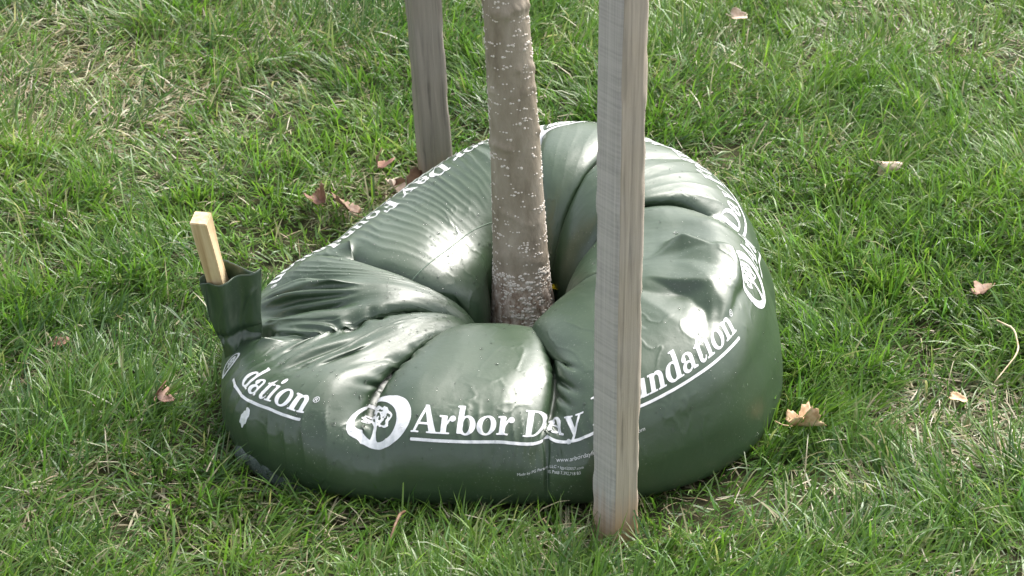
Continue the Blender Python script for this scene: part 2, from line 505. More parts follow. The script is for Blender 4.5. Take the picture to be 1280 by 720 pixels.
def lawn_grass():
    r = np.random.default_rng(3)
    x0, x1, y0, y1 = -1.42, 1.42, -1.05, 1.80
    # tufts on a jittered lattice
    g = .042
    gx, gy = np.meshgrid(np.arange(x0, x1, g), np.arange(y0, y1, g), indexing='ij')
    tx = (gx + r.uniform(-.5, .5, gx.shape) * g).ravel(); ty = (gy + r.uniform(-.5, .5, gy.shape) * g).ravel()
    T = len(tx)
    vig = np.clip((fbm(tx * 4.5, ty * 4.5, 21) - .5) * 1.6 + .5 + r.normal(0, .10, T), 0, 1)                         # how strongly the tuft grows
    dry = dry_amount(tx, ty)
    nb = np.clip((r.poisson(40, T) * (.45 + 1.1 * vig) * (1 - .55 * dry)), 4, None).astype(int)
    tid = np.repeat(np.arange(T), nb)
    n = len(tid)
    rad = .026 * np.sqrt(r.random(n)) * (1 + .5 * r.random(n)); an = r.uniform(0, 2 * np.pi, n)
    x, y = tx[tid] + rad * np.cos(an), ty[tid] + rad * np.sin(an)
    flow = 2 * np.pi * fbm(x * 2.2, y * 2.2, 33) * 2.0
    tuftdir = r.uniform(0, 2 * np.pi, T)[tid]
    head = np.arctan2(np.sin(an) * .8 + np.sin(flow) * .8 + np.sin(tuftdir) * .7 + r.normal(0, .5, n),
                      np.cos(an) * .8 + np.cos(flow) * .8 + np.cos(tuftdir) * .7 + r.normal(0, .5, n))
    L = (.038 + .040 * r.random(n) + .030 * r.random(n) ** 4) * (.62 + .75 * vig[tid])
    w = .0022 + .0022 * r.random(n) ** 1.5
    lean = np.abs(r.normal(.25, .28, n)) + .012 * rad / .026 * 20
    curl = np.abs(r.normal(.75, .55, n))
    # colour: deep, mid and yellowish greens per tuft, then per blade
    k = np.clip(fbm(tx * 3, ty * 3, 41)[tid] + r.normal(0, .16, T)[tid] + r.normal(0, .14, n), 0, 1)[:, None]
    deep, mid, lime = np.array((.044, .108, .020)), np.array((.108, .212, .032)), np.array((.190, .300, .052))
    c = np.where(k < .5, deep + (mid - deep) * k * 2, mid + (lime - mid) * (k - .5) * 2)
    blue = (r.random(n) < .16)[:, None]
    c = np.where(blue, c * np.array((.95, 1.0, 1.75)) + np.array((.02, .025, .02)), c)
    c = c * r.uniform(.75, 1.25, (n, 1))
    dk = dry[tid] * .52 + .02
    isdry = r.random(n) < dk
    straw = np.array((.50, .45, .31)) * r.uniform(.55, 1.25, (n, 1)) * np.where(r.random((n, 1)) < .3, np.array((1.0, .9, .84)), 1)
    c = np.where(isdry[:, None], straw, c)
    half = (~isdry) & (r.random(n) < .06 + .22 * dry[tid])
    c = np.where(half[:, None], c * .5 + straw * .42, c)
    lean = np.where(isdry, lean + .75, lean)
    L = np.where(isdry, L * .9, L)
    ok = free_of_things(x, y, -.002)
    # grass pressed down along the foot of the bag
    R_, d = bag_radius(x, y); e = np.clip((.07 - (d - R_)) / .07, 0, 1) * (d > R_)
    L = L * (1 - .30 * e)
    a_out = np.arctan2(y - O2[1], x - O2[0])
    head = np.where((e > 0) & (r.random(n) < .75 * e + .2), a_out + r.normal(0, .8, n), head)
    V1, C1 = blades(x[ok], y[ok], L[ok], w[ok], head[ok], lean[ok], curl[ok], -.012, c[ok], r)
    # thatch: dead blades lying between the tufts
    m = 24000
    x, y = r.uniform(x0, x1, m), r.uniform(y0, y1, m)
    dd = dry_amount(x, y)
    ok = free_of_things(x, y, .0) & (r.random(m) < .15 + .85 * dd)
    x, y, dd = x[ok], y[ok], dd[ok]; m = len(x)
    cs = np.array((.48, .42, .29)) * r.uniform(.4, 1.3, (m, 1)) * np.where(r.random((m, 1)) < .3, np.array((.92, .80, .72)), 1)
    V2, C2 = blades(x, y, r.uniform(.015, .050, m), r.uniform(.0010, .0024, m), r.uniform(0, 2 * np.pi, m), r.normal(1.35, .16, m),
                    r.normal(.2, .3, m), r.uniform(.000, .024, m) * (.6 + .6 * dd), cs, r)
    # a few long blades in pale green and straw
    m = 2600
    x, y = r.uniform(x0, x1, m), r.uniform(y0, y1, m); ok = free_of_things(x, y, .01); x, y = x[ok], y[ok]; m = len(x)
    cs = np.where(r.random((m, 1)) < .6, np.array((.17, .24, .10)), np.array((.42, .38, .25))) * r.uniform(.8, 1.25, (m, 1))
    V3, C3 = blades(x, y, r.uniform(.05, .095, m), r.uniform(.0022, .0040, m), r.uniform(0, 2 * np.pi, m), np.abs(r.normal(.6, .3, m)),
                    np.abs(r.normal(1.0, .5, m)), np.full(m, 0.0), cs, r)
    V = np.concatenate([V1, V2, V3]); C = np.concatenate([C1, C2, C3])
    o = mesh_np('lawn_grass', V.reshape(-1, 3), blade_faces(len(V)), GRASS, smooth=False)
    col_attr(o, C.reshape(-1, 3))
    tag(o, 'green lawn grass with dry straw patches around the bag', 'grass', kind='stuff')
    # the lawn goes on, thinner, out of the picture
    m = 90000
    x, y = r.uniform(-6, 6, m), r.uniform(-5.5, 7, m)
    ok = ~((x > x0) & (x < x1) & (y > y0) & (y < y1)); x, y = x[ok], y[ok]; m = len(x)
    k = np.clip(fbm(x * 3, y * 3, 41) + r.normal(0, .2, m), 0, 1)[:, None]
    c = deep + (lime - deep) * k
    dryb = r.random((m, 1)) < .12 + .5 * dry_amount(x, y)[:, None]
    c = np.where(dryb, np.array((.40, .33, .20)) * r.uniform(.6, 1.2, (m, 1)), c)
    V, C = blades(x, y, r.uniform(.05, .10, m), r.uniform(.006, .011, m), r.uniform(0, 2 * np.pi, m), np.abs(r.normal(.5, .4, m)),
                  np.abs(r.normal(.9, .5, m)), np.full(m, -.012), c, r)
    o = mesh_np('far_grass', V.reshape(-1, 3), blade_faces(len(V)), GRASS, smooth=False)
    col_attr(o, C.reshape(-1, 3))
    tag(o, 'grass of the lawn further out beyond the tree', 'grass', kind='stuff')
lawn_grass()
# ------------------------------------------------------------------ creases, crumples and ripples in the film
def bump(x, c, w): return np.exp(-((x - c) / w) ** 2)

def sculpt(P):
    U = (np.arange(BNU) / BNU)[:, None] + np.zeros((1, BNV))
    PH = (np.arange(BNV) / BNV * 360)[None, :] + np.zeros((BNU, 1))
    U1 = np.where(U < .5, U + 1, U)
    N = blur(grid_normals(P).transpose(2, 0, 1).reshape(3 * BNU, BNV), 0).reshape(3, BNU, BNV).transpose(1, 2, 0)
    # the stiff fold on the right shoulder: ridges wander instead of running straight
    Uw = U + .010 * (fbm(U * 45, PH / 14, 101, 2) - .5); Pw = PH + 9 * (fbm(U * 45 + 7, PH / 14, 105, 2) - .5)
    H = blur(tin_field(Uw, Pw, FOLD_RIGHT) * 1.25, 4)
    # cross ripples pulled in from the printed edge of the back left chamber
    wob = .004 * fbm(PH / 40, U * 60, 3)
    for (u0, u1, phc, phw, lam, amp, seed) in ((.69, .82, 66, 34, .0115, .0017, 1), (.15, .205, 34, 17, .0105, .0016, 5),
                                               (.21, .25, 34, 18, .013, .0016, 8), (.10, .135, 30, 14, .012, .0016, 11),
                                               (.475, .58, 62, 26, .034, .0010, 14), (.985, 1.09, 24, 22, .026, .0028, 21),
                                               (.83, .89, 74, 26, .014, .0010, 31), (.60, .67, 95, 36, .03, .0003, 41)):
        uu = U1 if u1 > 1 else U
        m = smooth01((uu - u0) / .012) * smooth01((u1 - uu) / .012) * bump(PH, phc, phw)
        n1 = fbm(uu / lam * .9, PH / 26, seed)
        s = np.sin(2 * np.pi * (uu + wob + .010 * fbm(uu * 40, PH / 50, seed + 2)) / lam + PH / 22)
        H += amp * m * (1 - np.abs(s) ** .7 * 1.3) * (.35 + 1.2 * n1)
    # pinched dents at the lower ends of the two front welds and below the print
    for (uc, pc, wu, wp, d) in ((.2057, 26, .004, 7, .009), (.1985, 15, .005, 7, .004), (.2165, 16, .006, 7, .005),
                                (.1004, 26, .004, 8, .008), (.113, 13, .005, 9, .004), (.176, 14, .004, 8, .003),
                                (.4689, 34, .004, 12, .006), (.55, 66, .010, 22, .010)):
        H -= d * np.exp(-np.abs((U - uc) / wu)) * bump(PH, pc, wp)
    # the welds themselves bite in as narrow grooves
    for c, dp, wd in zip(CREASES, (.013, .007, .012, .010, .012, .012, .006), (.0030, .0016, .0024, .0022, .0024, .0026, .0024)):
        du = np.abs((U - float(u_of_theta(c[0])) + .5) % 1 - .5)
        H -= dp * np.exp(-du / wd) * smooth01((PH - c[3] - 14) / 22) * smooth01((190 - PH) / 50)
    # hollow beside the sleeve where the film is gathered in
    H -= .034 * np.exp(-(np.abs(U - .951) / .0055) ** 3) * np.exp(-(np.abs(PH - 44) / 9.5) ** 3)
    # the film is never quite even
    top = smooth01((np.sin(np.radians(PH)) + .3) / .6)
    H += (.0016 * (fbm(U * 60, PH / 22, 51) - .5) + .005 * (fbm(U * 22, PH / 60, 61) - .5)) * top
    a, b = U * RING_LEN, PH * .0024
    cr = np.abs(fbm(a / .05 + .6 * fbm(a / .03, b / .03, 71), b / .05, 72) - .5)
    H += .0008 * np.exp(-cr / .025) * top * smooth01((fbm(a / .12, b / .12, 75) - .42) / .2)
    return P + N * H[..., None]

BAG = sculpt(BAG)
BAGN = grid_normals(BAG)

def bag_at(u, ph):
    """point and normal on the film: u round the ring (0..1), ph degrees of the section"""
    u = np.asarray(u, float) % 1 * BNU; v = np.asarray(ph, float) % 360 / 360 * BNV
    i, j = np.floor(u).astype(int), np.floor(v).astype(int)
    fu, fv = (u - i)[..., None], (v - j)[..., None]
    i0, i1, j0, j1 = i % BNU, (i + 1) % BNU, j % BNV, (j + 1) % BNV
    f = lambda G: (G[i0, j0] * (1 - fu) + G[i1, j0] * fu) * (1 - fv) + (G[i0, j1] * (1 - fu) + G[i1, j1] * fu) * fv
    return f(BAG), f(BAGN)
def vinyl_material():
    m, n, l, b = new_mat('green_vinyl')
    tc = nd(n, 'ShaderNodeTexCoord')
    n1 = nd(n, 'ShaderNodeTexNoise', in_Scale=9.0, in_Detail=4.0)
    l.new(tc.outputs['Object'], n1.inputs['Vector'])
    r = ramp(n, [(.3, (.027, .054, .026)), (.7, (.038, .069, .034))])
    l.new(n1.outputs['Fac'], r.inputs['Fac'])
    # dried splashes and dust
    n4 = nd(n, 'ShaderNodeTexNoise', in_Scale=330.0, in_Detail=2.0)
    l.new(tc.outputs['Object'], n4.inputs['Vector'])
    n5 = nd(n, 'ShaderNodeTexNoise', in_Scale=7.0, in_Detail=3.0)
    l.new(tc.outputs['Object'], n5.inputs['Vector'])
    r4 = ramp(n, [(.66, (0, 0, 0)), (.72, (1, 1, 1))]); l.new(n4.outputs['Fac'], r4.inputs['Fac'])
    r5 = ramp(n, [(.45, (0, 0, 0)), (.70, (.8, .8, .8))]); l.new(n5.outputs['Fac'], r5.inputs['Fac'])
    mu = nd(n, 'ShaderNodeMath', operation='MULTIPLY'); l.new(r4.outputs['Color'], mu.inputs[0]); l.new(r5.outputs['Color'], mu.inputs[1])
    md_ = nd(n, 'ShaderNodeMixRGB'); md_.inputs['Color2'].default_value = (.30, .33, .27, 1)
    l.new(mu.outputs[0], md_.inputs['Fac']); l.new(r.outputs['Color'], md_.inputs['Color1'])
    l.new(md_.outputs['Color'], b.inputs['Base Color'])
    n2 = nd(n, 'ShaderNodeTexNoise', in_Scale=38.0, in_Detail=5.0)
    l.new(tc.outputs['Object'], n2.inputs['Vector'])
    rr = nd(n, 'ShaderNodeMapRange', in_To_Min=.31, in_To_Max=.45)
    l.new(n2.outputs['Fac'], rr.inputs['Value'])
    l.new(rr.outputs['Result'], b.inputs['Roughness'])
    b.inputs['Specular IOR Level'].default_value = .9
    n3 = nd(n, 'ShaderNodeTexNoise', in_Scale=60.0, in_Detail=6.0, in_Roughness=.6)
    l.new(tc.outputs['Object'], n3.inputs['Vector'])
    bp = nd(n, 'ShaderNodeBump', in_Strength=.12, in_Distance=.004)
    l.new(n3.outputs['Fac'], bp.inputs['Height'])
    l.new(bp.outputs['Normal'], b.inputs['Normal'])
    return m
VINYL = vinyl_material()

bag = tag(empty('watering_bag'), 'dark green vinyl ring watering bag filled around the tree trunk', 'watering bag')

def grid_part(name, P, N, mat, parent):
    nu, nv = P.shape[:2]                                  # open in u, closed in v
    idx = np.arange(nu * nv).reshape(nu, nv)
    a, b = idx[:-1], idx[1:]
    f = np.stack([a, b, np.roll(b, -1, 1), np.roll(a, -1, 1)], -1).reshape(-1, 4)
    o = mesh_np(name, P.reshape(-1, 3), [f], mat, parent)
    o.data.normals_split_custom_set_from_vertices(N.reshape(-1, 3).tolist())
    return o

_cols = sorted(crease_cols(BNU))
for i, q in enumerate(_cols):
    e = _cols[(i + 1) % len(_cols)]
    cnt = (e - q) % BNU
    ii = (q + np.arange(cnt + 1)) % BNU
    grid_part('chamber', BAG[ii], BAGN[ii], VINYL, bag)
# ------------------------------------------------------------------ printed lettering, traced as thin sheets that follow the film
def print_material():
    m, n, l, b = new_mat('white_print')
    tc = nd(n, 'ShaderNodeTexCoord')
    t = nd(n, 'ShaderNodeTexNoise', in_Scale=120.0, in_Detail=3.0)
    l.new(tc.outputs['Object'], t.inputs['Vector'])
    r = ramp(n, [(.3, (.62, .64, .66)), (.6, (.78, .79, .81))])
    l.new(t.outputs['Fac'], r.inputs['Fac'])
    l.new(r.outputs['Color'], b.inputs['Base Color'])
    b.inputs['Roughness'].default_value = .35
    return m
PRINT = print_material()

# signed shapes: negative inside
def rect(x0, y0, x1, y1):
    return lambda x, y: np.maximum(np.abs(x - (x0 + x1) / 2) - (x1 - x0) / 2, np.abs(y - (y0 + y1) / 2) - (y1 - y0) / 2)
def ell(cx, cy, rx, ry):
    return lambda x, y: (np.hypot((x - cx) / rx, (y - cy) / ry) - 1) * min(rx, ry)
def poly(*p):                                             # convex, either winding
    p = np.array(p, float)
    if ((np.roll(p[:, 0], -1) - p[:, 0]) * (np.roll(p[:, 1], -1) + p[:, 1])).sum() > 0: p = p[::-1]
    def f(x, y):
        d = -1e9
        for (ax, ay), (bx, by) in zip(p, np.roll(p, -1, 0)):
            L = math.hypot(bx - ax, by - ay)
            d = np.maximum(d, ((x - ax) * (by - ay) - (y - ay) * (bx - ax)) / L)
        return d
    return f
def uni(*fs): return lambda x, y: np.minimum.reduce([f(x, y) for f in fs])
def sub(a, b): return lambda x, y: np.maximum(a(x, y), -b(x, y))
def cut(a, b): return lambda x, y: np.maximum(a(x, y), b(x, y))
BIG = 9
GLYPH = {
 'A': (1.02, uni(poly((.07, .04), (.17, .04), (.50, .84), (.46, 1.02)), poly((.42, 1.02), (.57, 1.02), (.95, .04), (.68, .04)),
                 rect(.22, .30, .72, .38), rect(0, 0, .30, .06), rect(.58, 0, 1.04, .06))),
 'r': (.63, uni(rect(.10, 0, .31, .66), rect(0, 0, .44, .06), rect(0, .60, .25, .67), ell(.51, .56, .11, .11),
                poly((.30, .42), (.31, .30), (.46, .56), (.50, .67), (.42, .64)))),
 'b': (.81, uni(rect(.08, .03, .29, 1.04), rect(0, .98, .25, 1.04),
                cut(sub(ell(.43, .335, .34, .355), ell(.41, .335, .14, .28)), rect(.2, -BIG, BIG, BIG)))),
 'o': (.78, sub(ell(.37, .335, .37, .355), ell(.37, .335, .165, .285))),
 'D': (1.06, uni(rect(.11, 0, .34, 1), rect(0, 0, .45, .06), rect(0, .94, .45, 1),
                 cut(sub(ell(.36, .5, .66, .5), ell(.36, .5, .41, .435)), rect(.3, -BIG, BIG, BIG)))),
 'a': (.75, uni(rect(.41, .08, .60, .46), poly((.48, .0), (.73, .0), (.73, .07), (.60, .10), (.48, .12)),
                cut(sub(ell(.31, .45, .29, .23), ell(.29, .44, .12, .17)), rect(-BIG, .44, BIG, BIG)), ell(.13, .49, .11, .10),
                sub(ell(.25, .19, .25, .205), ell(.30, .19, .12, .12)))),
 'y': (.86, uni(poly((.08, .64), (.31, .64), (.53, .10), (.42, -.08)), poly((.66, .64), (.75, .64), (.45, -.20), (.35, -.20)),
                poly((.35, -.20), (.45, -.19), (.30, -.33), (.18, -.30)), ell(.20, -.235, .10, .095),
                rect(0, .61, .41, .67), rect(.54, .61, .88, .67))),
 'F': (.88, uni(rect(.11, 0, .34, 1), rect(0, 0, .47, .06), rect(0, .94, .82, 1), rect(.74, .70, .82, 1), rect(.3, .47, .60, .54),
                rect(.54, .36, .60, .66))),
 'u': (.80, uni(rect(.09, .2, .29, .66), rect(0, .60, .2, .67), rect(.48, .02, .68, .66), rect(.38, .60, .6, .67),
                rect(.5, 0, .80, .06), cut(sub(ell(.33, .22, .24, .235), ell(.38, .22, .10, .13)), rect(-BIG, -BIG, BIG, .22)))),
 'n': (.81, uni(rect(.09, 0, .29, .66), rect(0, .60, .2, .67), rect(0, 0, .38, .06), rect(.49, 0, .69, .42), rect(.42, 0, .78, .06),
                cut(sub(ell(.45, .42, .24, .26), ell(.38, .42, .11, .15)), rect(-BIG, .42, BIG, BIG)))),
 'd': (.80, uni(rect(.46, .0, .67, 1.04), rect(.36, .98, .6, 1.04), rect(.5, 0, .79, .06),
                cut(sub(ell(.34, .335, .34, .355), ell(.36, .335, .14, .28)), rect(-BIG, -BIG, .55, BIG)))),
 't': (.52, uni(rect(.11, .18, .31, .72), poly((.11, .66), (.31, .66), (.31, .88)), rect(0, .60, .46, .67),
                cut(sub(ell(.31, .18, .20, .195), ell(.37, .19, .09, .11)), rect(-BIG, -BIG, .50, .18)))),
 'i': (.46, uni(rect(.11, 0, .31, .66), rect(0, 0, .43, .06), rect(.01, .60, .25, .67), ell(.20, .88, .125, .125))),
}

def logo_shape(x, y):
    """white oval with a tree inside, centred on 0, about 2 high"""
    ca, sa = math.cos(-.35), math.sin(-.35)
    xr, yr = x * ca - y * sa, x * sa + y * ca
    ring = np.maximum((np.hypot(xr / 1.16, yr / .98) - 1), -(np.hypot((x + .12), (y - .02)) / .80 - 1) * .8)
    X, Y = x + .12, y
    trunk = np.maximum(np.abs(X - .02) - (.065 + .09 * np.clip((-.45 - Y) / .4, 0, 1) ** 2), np.maximum(Y + .05, -.95 - Y)) 
    trunk = np.maximum(trunk, np.hypot(X, Y - .02) - .86)
    br = 9.0
    for (x0, y0, x1, y1, w) in ((.02, -.25, -.30, .12, .035), (.02, -.2, .30, .10, .035), (.02, -.1, -.05, .38, .03), (.1, -.1, .42, .25, .02)):
        t = np.clip(((X - x0) * (x1 - x0) + (Y - y0) * (y1 - y0)) / ((x1 - x0) ** 2 + (y1 - y0) ** 2), 0, 1)
        br = np.minimum(br, np.hypot(X - x0 - t * (x1 - x0), Y - y0 - t * (y1 - y0)) - w)
    lobes = ((-.36, .02, .21), (-.40, .22, .20), (-.22, .40, .21), (.02, .46, .21), (.26, .38, .21), (.40, .18, .20), (.34, -.02, .19), (.0, .2, .3))
    crown = np.minimum.reduce([np.hypot(X - a, Y - b) - r for a, b, r in lobes])
    wob = (vnoise(X * 11 + 40, Y * 11 + 40, 5) - .5) * .13
    crown = crown + wob
    lace = np.abs(fbm(X * 6.5 + 9, Y * 6.5 + 9, 8, 2) - .5) * .6 - .055
    edge = np.abs(crown + .05) - .045
    leaves = np.minimum(edge, np.maximum(crown, lace))
    return np.minimum.reduce([ring, trunk, np.maximum(br, -Y - .5), leaves])

def trace(f, x0, y0, x1, y1, h):
    """marching squares: triangles covering f<0 on a grid of step h"""
    nx, ny = int(math.ceil((x1 - x0) / h)) + 1, int(math.ceil((y1 - y0) / h)) + 1
    X, Y = np.meshgrid(x0 + np.arange(nx) * h, y0 + np.arange(ny) * h, indexing='ij')
    S = f(X, Y)
    verts, faces, vid = [], [], {}
    def V(key, p):
        if key not in vid:
            vid[key] = len(verts); verts.append(p)
        return vid[key]
    inside = S < 0
    cells = inside[:-1, :-1] | inside[1:, :-1] | inside[1:, 1:] | inside[:-1, 1:]
    for i, j in zip(*np.nonzero(cells)):
        cs = ((i, j), (i + 1, j), (i + 1, j + 1), (i, j + 1))
        loop = []
        for k in range(4):
            a, b = cs[k], cs[(k + 1) % 4]
            sa_, sb_ = S[a], S[b]
            if sa_ < 0: loop.append(V(a, (X[a], Y[a])))
            if (sa_ < 0) != (sb_ < 0):
                t = sa_ / (sa_ - sb_)
                loop.append(V((min(a, b), max(a, b)), (X[a] + t * (X[b] - X[a]), Y[a] + t * (Y[b] - Y[a]))))
        if len(loop) >= 3: faces.append(loop)
    return np.array(verts), faces

def lay_on(name, xy, faces, u_of_x, base_ph, cap, parent, mat, lift=.0006, u0=None):
    """lays flat print on the film. xy in cap heights; x runs round the ring, y up the section"""
    u = u_of_x(xy[:, 0])
    p0 = np.interp(u, base_ph[:, 0], base_ph[:, 1])
    A, _ = bag_at(u, p0 - 4); B, _ = bag_at(u, p0 + 12)
    per = np.linalg.norm(B - A, axis=1) / 16               # metres per degree
    per = np.maximum(per, .0018)
    pts, nrm = bag_at(u, p0 + xy[:, 1] * cap / per)
    me = bpy.data.meshes.new(name)
    me.from_pydata((pts + nrm * lift).tolist(), [], faces)
    me.polygons.foreach_set('use_smooth', np.ones(len(me.polygons), dtype=bool))
    me.materials.append(mat)
    me.update()
    return link(bpy.data.objects.new(name, me), parent)

_cache = {}
def glyph_mesh(ch):
    if ch not in _cache:
        w, f = GLYPH[ch]
        _cache[ch] = (w,) + trace(f, -.1, -.42, w + .15, 1.12, 1 / 34)
    return _cache[ch]

def u_mapper(u_start, base_ph, cap, length):
    """arc length along the baseline -> u"""
    us = np.linspace(u_start - .02, u_start + .36, 500)
    ph = np.interp(us, base_ph[:, 0], base_ph[:, 1])
    # measured on a smoothed path so that welds swallow a little of the print, as they do on the real bag
    p, _ = bag_at(us, ph)
    k = np.ones(25) / 25
    q = np.stack([np.convolve(np.pad(p[:, c], 12, 'edge'), k, 'valid') for c in range(3)], 1)
    s = np.concatenate([[0], np.cumsum(np.linalg.norm(np.diff(q, axis=0), axis=1))])
    s -= np.interp(u_start, us, s)
    return lambda x: np.interp(np.asarray(x) * cap, s, us)

def text_width(word): return sum(glyph_mesh(c)[0] for c in word)

def print_title(u_start, base, cap=.0392, clip=None, logo=True, ph_shift=0):
    base = np.array(base, float)
    um = u_mapper(u_start, base, cap, 0)
    x = 0.0
    keep = lambda xa: clip is None or um(xa) >= clip
    if logo:
        v, f = LOGO
        lay_on('emblem', v * np.array((1.22, 1.16)) + np.array((.98, .50)), f, um, base, cap, bag, PRINT)
    x = 2.42
    xs = x
    for word in ('Arbor', 'Day', 'Foundation'):
        parts_v, parts_f, n0 = [], [], 0
        for ch in word:
            w, v, f = glyph_mesh(ch)
            if keep(x):
                parts_v.append(v * np.array((1, 1.12)) + np.array((x, 0))); parts_f += [[i + n0 for i in q] for q in f]; n0 += len(v)
            x += w
        if parts_v:
            lay_on('lettering', np.vstack(parts_v), parts_f, um, base, cap, bag, PRINT)
        x += .36
    xe = x - .40
    # underline
    xa = xs
    while not keep(xa): xa += .05
    v, f = trace(rect(xa, -.335, xe, -.215), xa - .1, -.36, xe + .1, -.18, 1 / 22)
    lay_on('underline', v, f, um, base, cap, bag, PRINT, lift=.0009)
    small_text('\u00ae', lambda q: um(q), base, cap, xe + .06, .55, .36)
    return um

def small_text(txt, um, base, cap, x0, y0, size, mat=None):
    """plain printed characters in the built-in face"""
    cu = bpy.data.curves.new('print', 'FONT')
    cu.body = txt; cu.size = size; cu.resolution_u = 3
    ob = bpy.data.objects.new('print', cu); COL.objects.link(ob)
    bpy.context.view_layer.update()
    me = bpy.data.meshes.new_from_object(ob.evaluated_get(bpy.context.evaluated_depsgraph_get()))
    v = np.array([q.co[:2] for q in me.vertices]); f = [list(q.vertices) for q in me.polygons]
    bpy.data.objects.remove(ob); bpy.data.curves.remove(cu); bpy.data.meshes.remove(me)
    if len(v): lay_on('small_print', v + np.array((x0, y0)), f, um, base, cap, bag, mat or PRINT, lift=.0009)

LOGO = trace(logo_shape, -1.3, -1.15, 1.3, 1.15, 1 / 26)
front_base = [(.06, 30.5), (.10, 30.5), (.134, 31), (.19, 30), (.2057, 29), (.232, 34), (.261, 37), (.296, 37.5), (.325, 37), (.366, 35.5), (.40, 31)]
print_title(.0945, front_base)
print_title(.374, [(.36, 36), (.40, 30), (.44, 28), (.47, 27), (.49, 30), (.53, 38), (.60, 45), (.68, 50)])
print_title(.640, [(.60, 47), (.70, 55), (.74, 55), (.77, 49), (.80, 43), (.83, 37), (.86, 33), (.90, 29), (.95, 28)])
print_title(.809, [(.7, 26), (.98, 24), (1.0, 27), (1.03, 31), (1.07, 33), (1.2, 33)], clip=.994, logo=False)
um_s = u_mapper(.213, np.array(front_base) + np.array((0, -24)), .0385, 0)
bs = np.array([(.1, 11), (.2153, 11), (.2292, 15.5), (.2604, 15.5), (.3, 18)], float)
um_s = u_mapper(.2150, bs, .0385, 0)
small_text('www.arbordayfoundationwatering.com', um_s, bs, .0385, 0, 0, .235)
bs2 = np.array([(.1, 4.5), (.1884, 4.5), (.2283, 9), (.3, 14)], float)
um_t = u_mapper(.1884, bs2, .0385, 0)
small_text('Made by PG Partners, LLC \u2022 tgpd20057.com', um_t, bs2, .0385, 0, .02, .15)
small_text('US Pat# 7,392,718 B3', um_t, bs2, .0385, 1.25, -.16, .15)

# what is left of the next title, folded away at the left end
v, f = LOGO
_b = np.array([(.9, 12), (1.1, 12)], float)
lay_on('emblem', v * np.array((.45, .9)) + np.array((.5, .4)), f, u_mapper(.968, _b, .030, 0), _b, .030, bag, PRINT)
v, f = trace(lambda x, y: np.hypot(x, y * .7) - .33 + .16 * (vnoise(x * 6 + 3, y * 6 + 3, 4) - .5), -.6, -.7, .6, .7, 1 / 20)
_b = np.array([(.9, 14), (1.1, 14)], float)
lay_on('print_patch', v, f, u_mapper(1.026, _b, .030, 0), _b, .030, bag, PRINT)
# ------------------------------------------------------------------ welds, sleeve, hem, water on the bag
def surf_strip(name, pts_uph, width, lift, mat):
    """thin raised strip lying on the film along a path of (u, ph)"""
    t = np.array(pts_uph, float)
    k = np.linspace(0, 1, 90)
    s = np.linspace(0, 1, len(t))
    u, ph = np.interp(k, s, t[:, 0]), np.interp(k, s, t[:, 1])
    p, n = bag_at(u, ph)
    d = np.gradient(p, axis=0); d /= np.linalg.norm(d, axis=1, keepdims=True)
    side = np.cross(n, d)
    rows = [p + side * (width * a) + n * b for a, b in ((-.5, -.0008), (-.35, lift), (0, lift * 1.25), (.35, lift), (.5, -.0008))]
    V = np.stack(rows, 1); m = V.shape[1]
    idx = np.arange(V.size // 3).reshape(-1, m)
    f = np.stack([idx[:-1, :-1], idx[1:, :-1], idx[1:, 1:], idx[:-1, 1:]], -1).reshape(-1, 4)
    return mesh_np(name, V.reshape(-1, 3), [f], mat, bag)
mw, n_, l_, b_ = new_mat('worn_weld')
tx = nd(n_, 'ShaderNodeTexNoise', in_Scale=90.0)
rr = ramp(n_, [(.35, (.07, .12, .075)), (.7, (.20, .26, .20))])
l_.new(tx.outputs['Fac'], rr.inputs['Fac']); l_.new(rr.outputs['Color'], b_.inputs['Base Color'])
b_.inputs['Roughness'].default_value = .3
surf_strip('weld_line', [(.8177, 111.4), (.79, 118), (.76, 126), (.7283, 137), (.70, 142)], .0022, .0006, mw)
surf_strip('weld_line', [(.905, 98), (.88, 99), (.85, 104), (.83, 108)], .0018, .0005, VINYL)

def film_grid(name, V, mat, parent, thick=.0012):
    nu, nv = V.shape[:2]
    idx = np.arange(nu * nv).reshape(nu, nv)
    f = np.stack([idx[:-1, :-1], idx[1:, :-1], idx[1:, 1:], idx[:-1, 1:]], -1).reshape(-1, 4)
    o = mesh_np(name, V.reshape(-1, 3), [f], mat, parent)
    s = o.modifiers.new('film', 'SOLIDIFY'); s.thickness = thick; s.offset = 0
    return o

